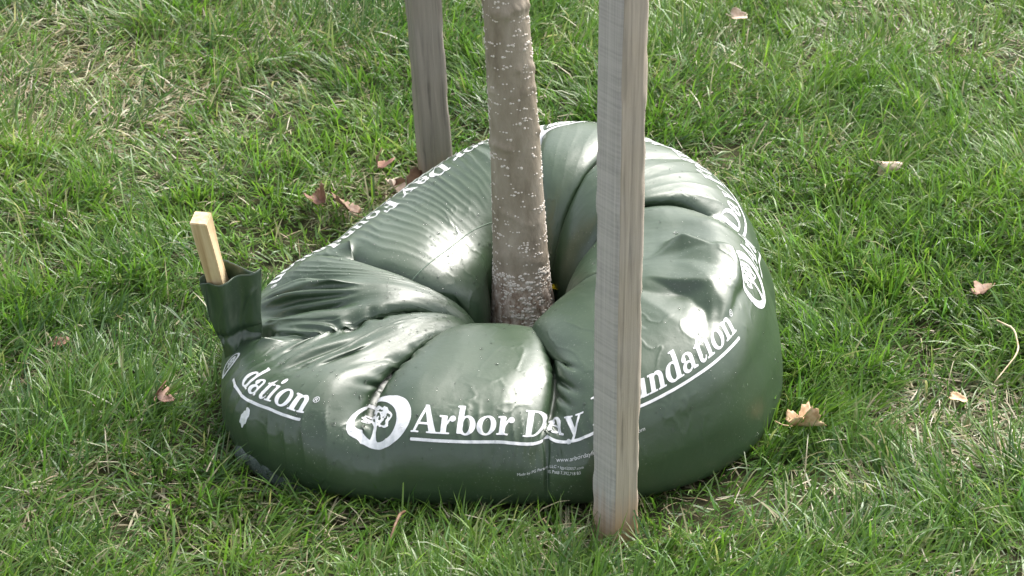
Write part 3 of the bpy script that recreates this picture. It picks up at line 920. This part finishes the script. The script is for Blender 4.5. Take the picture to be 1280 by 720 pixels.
# filling sleeve: a flat tube standing up from the left end, mouth open
def sleeve():
    S, A = 60, 120
    s = np.linspace(0, 1, S)[:, None]; a = np.linspace(0, 2 * np.pi, A)[None, :]
    cx = np.interp(s, [0, .25, .6, 1], [-.436, -.440, -.450, -.4545])
    cy = np.interp(s, [0, .5, 1], [-.205, -.200, -.192])
    cz = np.interp(s, [0, .3, 1], [.070, .115, .232])
    hw = np.interp(s, [0, .3, .42, .75, .9, 1], [.032, .030, .035, .044, .0465, .0475])
    hd = np.interp(s, [0, .4, .8, 1], [.016, .013, .024, .027])
    ca, sa = np.cos(a), np.sin(a)
    front = sa < 0
    x = cx + hw * ca
    # flat tube: two panels meeting in sharp edges, swollen on the left where the stick stands
    sw = np.exp(-((ca + .35) / .42) ** 2)
    y = cy + np.sign(sa) * (.003 + hd * sw * np.abs(sa)) * np.abs(sa) ** .5
    # mouth: front lip slopes up to the right, back lip stands a little higher in the middle
    z = cz + np.where(front, .012 * ca * s ** 3 , .012 * s ** 3 * (1 - ca ** 2) + .004 * ca * s ** 3)
    a2, s2 = a + 0 * s, s + 0 * a
    per = np.minimum(a2, 2 * np.pi - a2)                  # closes without a step
    w = vnoise(per * 1.3 + 2, s2 * 2.2 + 5, 81) - .5
    ridge = np.abs(vnoise(per * 1.2 + s2 * 1.5 + 3, s2 * 1.6, 85) - .5)
    y = y + .014 * w * smooth01(s * 4) - .0035 * np.exp(-ridge / .05)
    x = x + .006 * (vnoise(s2 * 4, per * .5, 91) - .5)
    # a soft sideways buckle where the sleeve folds over
    y = y + .008 * np.exp(-((s2 - .42 - .05 * ca) / .05) ** 2) * np.where(front, 1, 0)
    return np.stack([x + 0 * a, y, z + 0 * a], -1)
film_grid('filling_sleeve', sleeve(), VINYL, bag)['label'] = 'upright open mouthed filling sleeve at the left end of the bag'

# loose bottom hem showing as a pale strip under the left end
mh, n_, l_, b_ = new_mat('dusty_film')
tx = nd(n_, 'ShaderNodeTexNoise', in_Scale=70.0, in_Detail=5.0)
rr = ramp(n_, [(.40, (.035, .055, .045)), (.75, (.20, .23, .23))])
l_.new(tx.outputs['Fac'], rr.inputs['Fac']); l_.new(rr.outputs['Color'], b_.inputs['Base Color'])
b_.inputs['Roughness'].default_value = .28
def hem():
    k = np.linspace(0, 1, 70)
    p, n = bag_at(np.interp(k, [0, 1], [.012, .075]), np.full(70, 352.0))
    n[:, 2] = 0; n /= np.linalg.norm(n, axis=1, keepdims=True)
    w = np.interp(k, [0, .15, .5, 1], [.006, .016, .012, .001])[:, None]
    rows = []
    for t in np.linspace(0, 1, 12):
        q = p - n * .010 + n * w * (.2 + 1.1 * math.sin(t * 2.2))
        q[:, 2] = .052 - .046 * t + .006 * (fbm(k * 14, np.full(70, t * 2), 95) - .5) - .012 * k
        q += n * (.008 * (fbm(k * 16, np.full(70, t * 3.), 97) - .5))[:, None]
        rows.append(q)
    return np.stack(rows, 1)
film_grid('bottom_hem', hem(), mh, bag)['label'] = 'pale dusty loose hem under the left end'

# drops of water
md, n_, l_, b_ = new_mat('water')
b_.inputs['Base Color'].default_value = (1, 1, 1, 1); b_.inputs['Roughness'].default_value = .03
b_.inputs['IOR'].default_value = 1.33; b_.inputs['Transmission Weight'].default_value = 1.0
def drops(n):
    r = np.random.default_rng(21)
    # fewer on the lower wall of the right side, many on the left and the front
    u = np.concatenate([r.random(n // 3) , r.normal(.10, .07, n // 3), r.normal(.80, .07, n - 2 * (n // 3))]) % 1
    ph = r.uniform(-12, 160, n)
    near = (r.random(n) < .5) & (u < .3)
    ph = np.where(near, r.uniform(-10, 70, n), ph)
    rad = .0009 + .0016 * r.random(n) ** 3
    big = r.random(n) < .03; rad = np.where(big, rad * 1.9, rad)
    P, N = bag_at(u, ph)
    ref = np.tile((0.0, 0, 1), (n, 1)); T = np.cross(N, ref); T /= np.maximum(np.linalg.norm(T, axis=1, keepdims=True), 1e-6)
    B = np.cross(N, T)
    k = 7
    an = np.arange(k) / k * 2 * np.pi
    rings = [(1.0, -.12), (.86, .30), (.5, .52)]
    vs = []
    st = 1 + .6 * r.random((n, 1)) * (r.random((n, 1)) < .4)
    for rr_, h in rings:
        for q in an:
            vs.append(P + (T * math.cos(q) + B * math.sin(q) * st) * (rad * rr_)[:, None] + N * (rad * h)[:, None])
    vs.append(P + N * (rad * .58)[:, None])
    V = np.stack(vs, 1); m = V.shape[1]
    quads, tris = [], []
    for a in range(2):
        for q in range(k):
            quads.append((a * k + q, a * k + (q + 1) % k, (a + 1) * k + (q + 1) % k, (a + 1) * k + q))
    for q in range(k): tris.append((2 * k + q, 2 * k + (q + 1) % k, 3 * k))
    off = (np.arange(n) * m)[:, None, None]
    return V.reshape(-1, 3), [(np.array(quads)[None] + off).reshape(-1, 4), (np.array(tris)[None] + off).reshape(-1, 3)]
V, F = drops(2000)
tag(mesh_np('water_drops', V, F, md, bag), kind='stuff')
# ================================================================== the tree
def bark_material():
    m, n, l, b = new_mat('young_bark')
    tc = nd(n, 'ShaderNodeTexCoord')
    mp = nd(n, 'ShaderNodeMapping'); mp.inputs['Scale'].default_value = (1, 1, .35)
    l.new(tc.outputs['Object'], mp.inputs['Vector'])
    a = nd(n, 'ShaderNodeTexNoise', in_Scale=26.0, in_Detail=7.0, in_Roughness=.62)
    l.new(mp.outputs['Vector'], a.inputs['Vector'])
    c = ramp(n, [(.28, (.16, .124, .088)), (.46, (.285, .238, .180)), (.60, (.35, .30, .238)), (.74, (.46, .40, .325))])
    l.new(a.outputs['Fac'], c.inputs['Fac'])
    # old rough grey bark near the foot
    sx = nd(n, 'ShaderNodeSeparateXYZ'); l.new(tc.outputs['Object'], sx.inputs['Vector'])
    hi = nd(n, 'ShaderNodeMapRange', in_From_Min=.155, in_From_Max=.10); l.new(sx.outputs['Z'], hi.inputs['Value'])
    f = nd(n, 'ShaderNodeTexNoise', in_Scale=95.0, in_Detail=5.0, in_Roughness=.7)
    mp2 = nd(n, 'ShaderNodeMapping'); mp2.inputs['Scale'].default_value = (1, 1, .55)
    l.new(tc.outputs['Object'], mp2.inputs['Vector']); l.new(mp2.outputs['Vector'], f.inputs['Vector'])
    c2 = ramp(n, [(.32, (.15, .095, .065)), (.45, (.36, .265, .205)), (.58, (.56, .47, .40)), (.72, (.70, .62, .55))])
    l.new(f.outputs['Fac'], c2.inputs['Fac'])
    mx = nd(n, 'ShaderNodeMixRGB'); l.new(hi.outputs['Result'], mx.inputs['Fac'])
    l.new(c.outputs['Color'], mx.inputs['Color1']); l.new(c2.outputs['Color'], mx.inputs['Color2'])
    l.new(mx.outputs['Color'], b.inputs['Base Color'])
    b.inputs['Roughness'].default_value = .78
    bp = nd(n, 'ShaderNodeBump', in_Strength=.5, in_Distance=.004)
    l.new(f.outputs['Fac'], bp.inputs['Height']); l.new(bp.outputs['Normal'], b.inputs['Normal'])
    return m
BARK = bark_material()
ml, n_, l_, b_ = new_mat('lenticel_cork')
tx = nd(n_, 'ShaderNodeTexNoise', in_Scale=220.0)
rr = ramp(n_, [(.35, (.52, .45, .38)), (.65, (.80, .75, .69))])
l_.new(tx.outputs['Fac'], rr.inputs['Fac']); l_.new(rr.outputs['Color'], b_.inputs['Base Color'])
b_.inputs['Roughness'].default_value = .85

tree = tag(empty('young_tree'), 'young staked tree with pale speckled bark standing in the watering bag', 'tree')
def trunk_c(z): return np.stack([-.052 * z + .004 * np.sin(z * 5), .01 * z, z], -1)
def trunk_r(z):
    z = np.maximum(z, 0)
    r = np.interp(z, [0, .02, .06, .113, .2, .335, .62, 1.2, 2.4], [.061, .0545, .0505, .0462, .0425, .0395, .0352, .030, .022])
    return r
RINGS = ((.500, .0022, .008), (.375, .0028, .007), (.612, .0040, .011), (.455, .0016, .006), (.245, .0014, .007), (.165, .0018, .010))
def trunk():
    zs = np.concatenate([np.linspace(-.03, .72, 300), np.linspace(.74, 2.3, 60)])
    A = 120
    a = np.arange(A) / A * 2 * np.pi
    Z, AA = np.meshgrid(zs, a, indexing='ij')
    r = trunk_r(Z)
    r = r * (1 + .018 * np.sin(AA * 2 + Z * 6) + .012 * np.sin(AA * 3 - Z * 9))
    low = smooth01((.15 - Z) / .06)
    per = lambda s, k, sd: fbm(np.cos(AA) * s + 9, np.sin(AA) * s + Z * k + 30, sd)
    r += low * .0045 * (per(6, 60, 5) - .5) + low * .0050 * np.abs(per(3.5, 22, 7) - .5)
    r += .0016 * (per(2, 14, 9) - .5) + .0007 * (per(8, 80, 10) - .5)
    r += low * (Z < .05) * .004 * np.maximum(np.sin(AA * 5 + .7), 0) * smooth01((.05 - Z) / .05)
    for (zc, h, w) in RINGS:                               # old bud scars ringing the stem
        zz = zc + .010 * np.sin(AA + zc * 20) + .005 * np.sin(AA * 3 + zc * 7)
        k = smooth01((fbm(np.cos(AA) * 1.3 + zc * 9, np.sin(AA) * 1.3, 13) - .40) / .2)
        r += h * k * np.exp(-((Z - zz) / w) ** 2) * (.5 + per(7, 130, 15))
    c = trunk_c(Z)
    V = np.stack([c[..., 0] + r * np.cos(AA), c[..., 1] + r * np.sin(AA), Z], -1)
    n = len(zs)
    idx = np.arange(n * A).reshape(n, A)
    f = np.stack([idx[:-1], np.roll(idx[:-1], -1, 1), np.roll(idx[1:], -1, 1), idx[1:]], -1).reshape(-1, 4)
    return mesh_np('trunk', V.reshape(-1, 3), [f], BARK, tree)
trunk()

def tube(name, pts, rads, mat, parent=None, k=8):
    pts = np.array(pts, float); rads = np.array(rads, float)
    t = np.linspace(0, 1, len(pts)); q = np.linspace(0, 1, max(len(pts) * 4, 8))
    P = np.stack([np.interp(q, t, pts[:, c]) for c in range(3)], 1); R_ = np.interp(q, t, rads)
    kk = np.ones(3) / 3
    if len(pts) > 2:
        for c in range(3): P[1:-1, c] = np.convolve(P[:, c], kk, 'valid')
    d = np.gradient(P, axis=0); d /= np.linalg.norm(d, axis=1, keepdims=True)
    ref = np.where(np.abs(d[:, 2:3]) > .9, np.array((1.0, 0, 0)), np.array((0, 0, 1.0)))
    s = np.cross(d, ref); s /= np.linalg.norm(s, axis=1, keepdims=True); b = np.cross(d, s)
    a = np.arange(k) / k * 2 * np.pi
    V = P[:, None] + (s[:, None] * np.cos(a)[None, :, None] + b[:, None] * np.sin(a)[None, :, None]) * R_[:, None, None]
    idx = np.arange(len(P) * k).reshape(-1, k)
    f = np.stack([idx[:-1], np.roll(idx[:-1], -1, 1), np.roll(idx[1:], -1, 1), idx[1:]], -1).reshape(-1, 4)
    return mesh_np(name, V.reshape(-1, 3), [f, idx[:1, ::-1], idx[-1:]], mat, parent)
r = np.random.default_rng(5)
for i in range(11):                                        # bare limbs above the picture
    z = 1.55 + .07 * i; an = i * 2.4
    c = trunk_c(np.array(z)); L = .95 - .05 * i
    p = [c, c + np.array((math.cos(an), math.sin(an), .9)) * L * .35, c + np.array((math.cos(an) * .9, math.sin(an) * .9, 1.35)) * L * .7,
         c + np.array((math.cos(an + .2), math.sin(an + .2), 1.6)) * L]
    tube('limb', p, [.011, .008, .005, .002], BARK, tree)

def lenticels(n):
    """small corky breathing pores, in short level rows"""
    r = np.random.default_rng(12)
    z, a, s = [], [], []
    while len(z) < n:
        zz = r.uniform(.02, .72); aa = r.uniform(0, 2 * np.pi)
        if r.random() < .38: zz = r.uniform(.01, .15)
        k = r.choice([1, 2, 2, 3, 4], p=[.25, .3, .2, .15, .1])
        for q in range(k):
            z.append(zz + r.normal(0, .0008)); a.append(aa + q * r.uniform(.10, .16)); s.append(r.uniform(.45, 1.2) if zz > .15 else r.uniform(.5, 1.5))
    z, a, s = np.array(z), np.array(a), np.array(s); n = len(z)
    R_ = trunk_r(z) * (1 + .018 * np.sin(a * 2 + z * 6) + .012 * np.sin(a * 3 - z * 9))
    C = trunk_c(z)
    N = np.stack([np.cos(a), np.sin(a), 0 * a], 1); T = np.stack([-np.sin(a), np.cos(a), 0 * a], 1)
    P = C + N * R_[:, None]
    k = 8; an = np.arange(k) / k * 2 * np.pi
    vs = []
    jit = 1 + .35 * (r.random((n, 2 * k)) - .5)
    ww, hh = (.0027 * s)[:, None], (.0023 * s * r.uniform(.7, 1.3, n))[:, None]
    for ring, (f_, h) in enumerate(((1.0, -.0008), (.62, .0010))):
        for q in range(k):
            j = jit[:, ring * k + q][:, None]
            vs.append(P + T * math.cos(an[q]) * ww * f_ * j + np.array((0, 0, 1.0)) * math.sin(an[q]) * hh * f_ * j + N * h)
    vs.append(P + N * .0013)
    V = np.stack(vs, 1); m = V.shape[1]
    qs = np.array([(q, (q + 1) % k, k + (q + 1) % k, k + q) for q in range(k)]); ts = np.array([(k + q, k + (q + 1) % k, 2 * k) for q in range(k)])
    off = (np.arange(n) * m)[:, None, None]
    o = mesh_np('lenticels', V.reshape(-1, 3), [(qs[None] + off).reshape(-1, 4), (ts[None] + off).reshape(-1, 3)], ml, tree)
    tag(o, kind='stuff')
lenticels(2100)

# ================================================================== the two stakes
def stake_material(name, warm, grey, sawn):
    m, n, l, b = new_mat(name)
    tc = nd(n, 'ShaderNodeTexCoord')
    mp = nd(n, 'ShaderNodeMapping'); mp.inputs['Scale'].default_value = (38, 38, 1.6)
    l.new(tc.outputs['Object'], mp.inputs['Vector'])
    g = nd(n, 'ShaderNodeTexNoise', in_Scale=3.0, in_Detail=7.0, in_Roughness=.6, in_Distortion=.5)
    l.new(mp.outputs['Vector'], g.inputs['Vector'])
    c = ramp(n, [(.28, tuple(.42 * q for q in warm)), (.45, tuple(.85 * q for q in warm)), (.6, warm), (.78, tuple(1.25 * q for q in warm))])
    l.new(g.outputs['Fac'], c.inputs['Fac'])
    # weathered grey blotches
    w = nd(n, 'ShaderNodeTexNoise', in_Scale=7.0, in_Detail=5.0); l.new(tc.outputs['Object'], w.inputs['Vector'])
    wr = ramp(n, [(.42, (0, 0, 0)), (.62, (1, 1, 1))]); l.new(w.outputs['Fac'], wr.inputs['Fac'])
    # saw marks across the face that was left rough
    sm = nd(n, 'ShaderNodeMapping'); sm.inputs['Scale'].default_value = (9, 9, 260)
    l.new(tc.outputs['Object'], sm.inputs['Vector'])
    sn = nd(n, 'ShaderNodeTexNoise', in_Scale=1.0, in_Detail=3.0); l.new(sm.outputs['Vector'], sn.inputs['Vector'])
    sv = nd(n, 'ShaderNodeMapping'); sv.inputs['Scale'].default_value = (300, 300, 3)
    l.new(tc.outputs['Object'], sv.inputs['Vector'])
    sn2 = nd(n, 'ShaderNodeTexNoise', in_Scale=1.0, in_Detail=2.0); l.new(sv.outputs['Vector'], sn2.inputs['Vector'])
    ad = nd(n, 'ShaderNodeMath', operation='ADD'); l.new(sn.outputs['Fac'], ad.inputs[0]); l.new(sn2.outputs['Fac'], ad.inputs[1])
    gr = ramp(n, [(.36, tuple(.78 * q for q in grey)), (.52, grey), (.66, tuple(1.13 * q for q in grey))])
    hv = nd(n, 'ShaderNodeMath', operation='MULTIPLY'); hv.inputs[1].default_value = .5
    l.new(ad.outputs[0], hv.inputs[0]); l.new(hv.outputs[0], gr.inputs['Fac'])
    sx = nd(n, 'ShaderNodeSeparateXYZ'); l.new(tc.outputs['Normal'], sx.inputs['Vector'])
    fm = nd(n, 'ShaderNodeMath', operation='LESS_THAN'); fm.inputs[1].default_value = -.5 if sawn else -2
    l.new(sx.outputs['X'], fm.inputs[0])
    mx0 = nd(n, 'ShaderNodeMixRGB'); mx0.inputs['Color2'].default_value = (*[q * .95 for q in grey], 1)
    mm = nd(n, 'ShaderNodeMath', operation='MULTIPLY'); mm.inputs[1].default_value = .3
    l.new(wr.outputs['Color'], mm.inputs[0]); l.new(mm.outputs[0], mx0.inputs['Fac'])
    l.new(c.outputs['Color'], mx0.inputs['Color1'])
    mx = nd(n, 'ShaderNodeMixRGB'); l.new(fm.outputs[0], mx.inputs['Fac'])
    l.new(mx0.outputs['Color'], mx.inputs['Color1']); l.new(gr.outputs['Color'], mx.inputs['Color2'])
    # soil stain soaked up at the foot
    sz = nd(n, 'ShaderNodeSeparateXYZ'); l.new(tc.outputs['Object'], sz.inputs['Vector'])
    wob = nd(n, 'ShaderNodeMath', operation='MULTIPLY_ADD'); wob.inputs[1].default_value = -.09; l.new(g.outputs['Fac'], wob.inputs[0])
    l.new(sz.outputs['Z'], wob.inputs[2])
    foot = nd(n, 'ShaderNodeMapRange', in_From_Min=.045, in_From_Max=-.03); l.new(wob.outputs[0], foot.inputs['Value'])
    mx9 = nd(n, 'ShaderNodeMixRGB', blend_type='MULTIPLY'); mx9.inputs['Color2'].default_value = (.88, .62, .42, 1)
    l.new(foot.outputs['Result'], mx9.inputs['Fac']); l.new(mx.outputs['Color'], mx9.inputs['Color1'])
    l.new(mx9.outputs['Color'], b.inputs['Base Color'])
    b.inputs['Roughness'].default_value = .85
    bp = nd(n, 'ShaderNodeBump', in_Strength=.45, in_Distance=.003); l.new(g.outputs['Fac'], bp.inputs['Height'])
    bp2 = nd(n, 'ShaderNodeBump', in_Strength=.22, in_Distance=.0012); l.new(ad.outputs[0], bp2.inputs['Height'])
    l.new(bp.outputs['Normal'], bp2.inputs['Normal'])
    l.new(bp2.outputs['Normal'], b.inputs['Normal'])
    return m

def stake(name, loc, rz, lean, side, mat, seed, label):
    zs = np.linspace(-.12, 1.45, 320)
    m = 15                                                  # points along each face, bevelled corners
    e = side / 2; q = np.linspace(-1, 1, m); bv = .0022
    ring = []
    for (dx, dy) in ((0, -1), (1, 0), (0, 1), (-1, 0)):
        for t in q[:-1] * (1 - bv / e):
            ring.append((dx * e - dy * t * e, dy * e + dx * t * e))
    ring = np.array(ring)
    k = len(ring)
    Z, J = np.meshgrid(zs, np.arange(k), indexing='ij')
    X, Y = ring[J, 0], ring[J, 1]
    f1 = 1 + .016 * (fbm(J * .35, Z * 5, seed) - .5) + .010 * (fbm(J * 1.1, Z * 60, seed + 3) - .5)
    edge = (np.abs(np.abs(X) - np.abs(Y)) < .006)
    f1 = f1 - edge * .07 * smooth01((fbm(np.floor(J / (m - 1)) * 7.3 + 2, Z * 16, seed + 5) - .50) / .25)   # chipped arrises
    bow = .004 * np.sin(Z * 2.2 + seed)
    V = np.stack([X * f1 + bow, Y * f1, Z], -1)
    idx = np.arange(len(zs) * k).reshape(-1, k)
    f = np.stack([idx[:-1], np.roll(idx[:-1], -1, 1), np.roll(idx[1:], -1, 1), idx[1:]], -1).reshape(-1, 4)
    o = mesh_np(name, V.reshape(-1, 3), [f, idx[-1:]], mat, smooth=False)
    o.location = (loc[0], loc[1], 0)
    o.rotation_euler = (lean[0], lean[1], rz)
    return tag(o, label, 'stake', 'wooden stakes beside the tree')
stake('wooden_stake', STAKES[0], math.radians(39), (0, 0), .0495,
      stake_material('weathered_wood', (.44, .375, .30), (.475, .445, .425), True), 3, 'front weathered square wooden stake standing before the watering bag')
stake('wooden_stake', STAKES[1], math.radians(16), (0, math.radians(-3.2)), .054,
      stake_material('dark_weathered_wood', (.285, .25, .21), (.30, .28, .255), False), 17, 'darker wooden stake in the grass behind the watering bag')

# ------------------------------------------------------------------ pale stick in the sleeve
def pine_material():
    m, n, l, b = new_mat('fresh_pine')
    tc = nd(n, 'ShaderNodeTexCoord')
    mp = nd(n, 'ShaderNodeMapping'); mp.inputs['Scale'].default_value = (60, 60, 2.5)
    l.new(tc.outputs['Object'], mp.inputs['Vector'])
    g = nd(n, 'ShaderNodeTexNoise', in_Scale=2.0, in_Detail=4.0, in_Distortion=.4); l.new(mp.outputs['Vector'], g.inputs['Vector'])
    c = ramp(n, [(.3, (.46, .31, .16)), (.5, (.66, .50, .29)), (.7, (.74, .60, .38))]); l.new(g.outputs['Fac'], c.inputs['Fac'])
    l.new(c.outputs['Color'], b.inputs['Base Color']); b.inputs['Roughness'].default_value = .6
    return m
bm = bmesh.new()
bmesh.ops.create_cube(bm, size=1)
bmesh.ops.scale(bm, vec=(.026, .030, .185), verts=bm.verts)
bmesh.ops.translate(bm, vec=(0, 0, .0925), verts=bm.verts)
bmesh.ops.subdivide_edges(bm, edges=[e for e in bm.edges if abs(e.verts[0].co.z - e.verts[1].co.z) > .1], cuts=9)
for v in bm.verts:
    v.co.x += .0010 * math.sin(v.co.z * 31 + v.co.y * 90); v.co.y += .0012 * math.sin(v.co.z * 43 + v.co.x * 80)
    if v.co.z > .175 and v.co.x < 0: v.co.z += .003
bmesh.ops.bevel(bm, geom=list(bm.edges), offset=.0013, segments=2, affect='EDGES')
me = bpy.data.meshes.new('wooden_stick'); bm.to_mesh(me); bm.free()
me.materials.append(pine_material())
st = link(bpy.data.objects.new('wooden_stick', me))
st.location = (-.469, -.172, .160)
st.rotation_euler = (math.radians(12), math.radians(-6), math.radians(-10))
tag(st, 'pale new pine stick poking out of the bag sleeve', 'stick')

# ================================================================== fallen leaves and small things in the grass
def leaf_material(name, a, b_, c_):
    m, n, l, b = new_mat(name)
    tc = nd(n, 'ShaderNodeTexCoord')
    g = nd(n, 'ShaderNodeTexNoise', in_Scale=70.0, in_Detail=5.0); l.new(tc.outputs['Object'], g.inputs['Vector'])
    r_ = ramp(n, [(.3, a), (.5, b_), (.72, c_)]); l.new(g.outputs['Fac'], r_.inputs['Fac'])
    l.new(r_.outputs['Color'], b.inputs['Base Color']); b.inputs['Roughness'].default_value = .6
    return m
TAN = leaf_material('tan_leaf', (.32, .17, .08), (.55, .36, .20), (.72, .54, .36))
BROWN = leaf_material('brown_leaf', (.10, .05, .03), (.20, .11, .065), (.30, .18, .11))
PALE = leaf_material('pale_leaf', (.34, .24, .17), (.52, .40, .31), (.66, .54, .44))
RUST = leaf_material('rust_leaf', (.10, .045, .03), (.20, .095, .06), (.30, .165, .11))

def leaf(label, loc, size, seed, mat, curl, fold, rot, lobes=5, stem=True):
    r = np.random.default_rng(seed)
    A, Rn = 60, 9
    a = np.arange(A) / A * 2 * np.pi
    out = .62 + .38 * np.abs(np.cos(a * lobes / 2)) ** .7
    out *= 1 + .10 * (fbm(np.cos(a) * 3 + seed, np.sin(a) * 3, seed) - .5) * 2 + .05 * np.sin(a * 23 + seed)
    out *= 1 - .35 * np.exp(-((a - np.pi) / .35) ** 2)
    t = np.linspace(0, 1, Rn)[:, None]
    x = t * out * np.cos(a) * size * .62; y = t * out * np.sin(a) * size * .46
    z = size * (curl * (y / (size * .46)) ** 2 + fold * np.abs(y) / size - .12 * np.abs(curl) * (x / size) ** 2)
    z = z + size * .10 * t * (fbm(x / size * 5 + seed, y / size * 5, seed + 1) - .5) * 2
    V = np.stack([x + 0 * a, y + 0 * a, z], -1)
    # roll up the rim
    k = curl * 1.1
    V[..., 1] *= 1 - .25 * abs(k) * t * np.abs(np.sin(a))
    idx = np.arange(Rn * A).reshape(Rn, A)
    f = np.stack([idx[:-1], np.roll(idx[:-1], -1, 1), np.roll(idx[1:], -1, 1), idx[1:]], -1).reshape(-1, 4)
    root = empty('fallen_leaf', loc)
    root.rotation_euler = rot
    o = mesh_np('leaf_blade', V.reshape(-1, 3), [f], mat, root)
    s = o.modifiers.new('leaf', 'SOLIDIFY'); s.thickness = .0006
    if stem:
        tube('leaf_stalk', [(-size * .36, 0, 0), (-size * .62, size * .05, .002), (-size * .85, size * .02, .008)], [.0011, .0009, .0012], mat, root, 6)
    return tag(root, label, 'leaf', 'dead leaves fallen on the lawn')
R = math.radians
leaf('curled tan dead leaf lying right beside the watering bag', (.432, -.318, .036), .056, 4, TAN, .50, .30, (R(-22), R(6), R(10)))
leaf('pale pinkish dead leaf in the grass right of the bag top', (.660, .553, .040), .044, 9, PALE, -.5, -.2, (R(20), R(8), R(15)), 3)
leaf('small brown dead leaf at the far right of the lawn', (.768, .104, .035), .044, 14, BROWN, .2, .1, (R(-10), R(5), R(60)), 5)
leaf('upright brown dead leaf alone in the grass left of the bag', (-.574, -.224, .040), .040, 19, RUST, .3, .5, (R(70), R(0), R(75)), 3)
leaf('curled reddish dead leaf left of the leaf pair behind the bag', (-.362, .440, .025), .050, 24, RUST, .5, .3, (R(-25), R(5), R(110)), 3)
leaf('broad flat brown dead leaf lying close behind the bag', (-.318, .415, .028), .062, 29, BROWN, .12, .1, (R(38), R(-12), R(130)), 3)
leaf('small reddish dead leaf in the grass left of the darker stake', (-.262, .535, .045), .040, 34, RUST, .6, .4, (R(40), R(10), R(95)), 3)
leaf('small pale dead leaf at the foot of the darker stake', (-.232, .470, .035), .040, 39, PALE, .3, .3, (R(30), R(-8), R(120)), 3)
leaf('dark brown dead leaf under the edge of the bag by the stake', (-.195, .475, .028), .066, 43, BROWN, .3, .2, (R(20), R(-8), R(20)), 5)
leaf('faded reddish dead leaf half hidden in grass at far left', (-.752, -.046, .022), .026, 48, RUST, .2, .2, (R(10), R(-8), R(40)), 3)
leaf('pale brown dead leaf at the top edge behind the front stake', (.432, 1.187, .040), .034, 53, PALE, .3, .2, (R(30), R(8), R(20)), 3)
leaf('tiny pale leaf scrap lying on the dry patch at right', (.678, -.235, .035), .026, 58, TAN, .1, .1, (R(5), R(8), R(-20)), 3, False)

STRAW = leaf_material('dry_stem', (.34, .26, .15), (.52, .42, .27), (.66, .56, .40))
def stem(label, pts, rad, mat, name='dry_stem'):
    return tag(tube(name, pts, [rad, rad * 1.1, rad, rad * .6][:len(pts)], mat, None, 6), label, 'stem', 'dry stems on the lawn')
stem('curved pale dry stem arching over grass at the right edge', [(.768, -.035, .058), (.790, -.075, .066), (.789, -.135, .060), (.740, -.205, .045)], .0016, STRAW)
stem('short brown dry stem in the grass before the bag', [(-.178, -.540, .030), (-.185, -.560, .038), (-.192, -.590, .036), (-.200, -.615, .020)], .0021, BROWN)

# yellow flower beside the trunk
fl = tag(empty('yellow_flower', (.050, .046, .0)), 'small yellow flower beside the trunk inside the bag ring', 'flower')
my, n_, l_, b_ = new_mat('yellow_petal'); b_.inputs['Base Color'].default_value = (.80, .62, .02, 1); b_.inputs['Roughness'].default_value = .5
mg, n_, l_, b_ = new_mat('flower_stalk'); b_.inputs['Base Color'].default_value = (.12, .2, .05, 1)
tube('stalk', [(0, 0, -.01), (.002, 0, .04), (.004, -.004, .075)], [.0015, .0014, .0013], mg, fl, 6)
V, F = [], []
for ring, (cnt, L, tilt) in enumerate(((16, .010, .25), (13, .008, .65), (9, .005, 1.1))):
    for q in range(cnt):
        an = q / cnt * 2 * math.pi + ring * .3; n0 = len(V)
        ca, sa = math.cos(an), math.sin(an)
        for (d, w_) in ((0, .0005), (.6, .0013), (1.0, .0008)):
            for sg in (-1, 1):
                V.append((.004 + ca * L * d * math.cos(tilt) - sa * w_ * sg, -.004 + sa * L * d * math.cos(tilt) + ca * w_ * sg, .075 + L * d * math.sin(tilt)))
        F += [(n0, n0 + 1, n0 + 3, n0 + 2), (n0 + 2, n0 + 3, n0 + 5, n0 + 4)]
mesh_np('petals', np.array(V), [np.array(F)], my, fl, smooth=False)
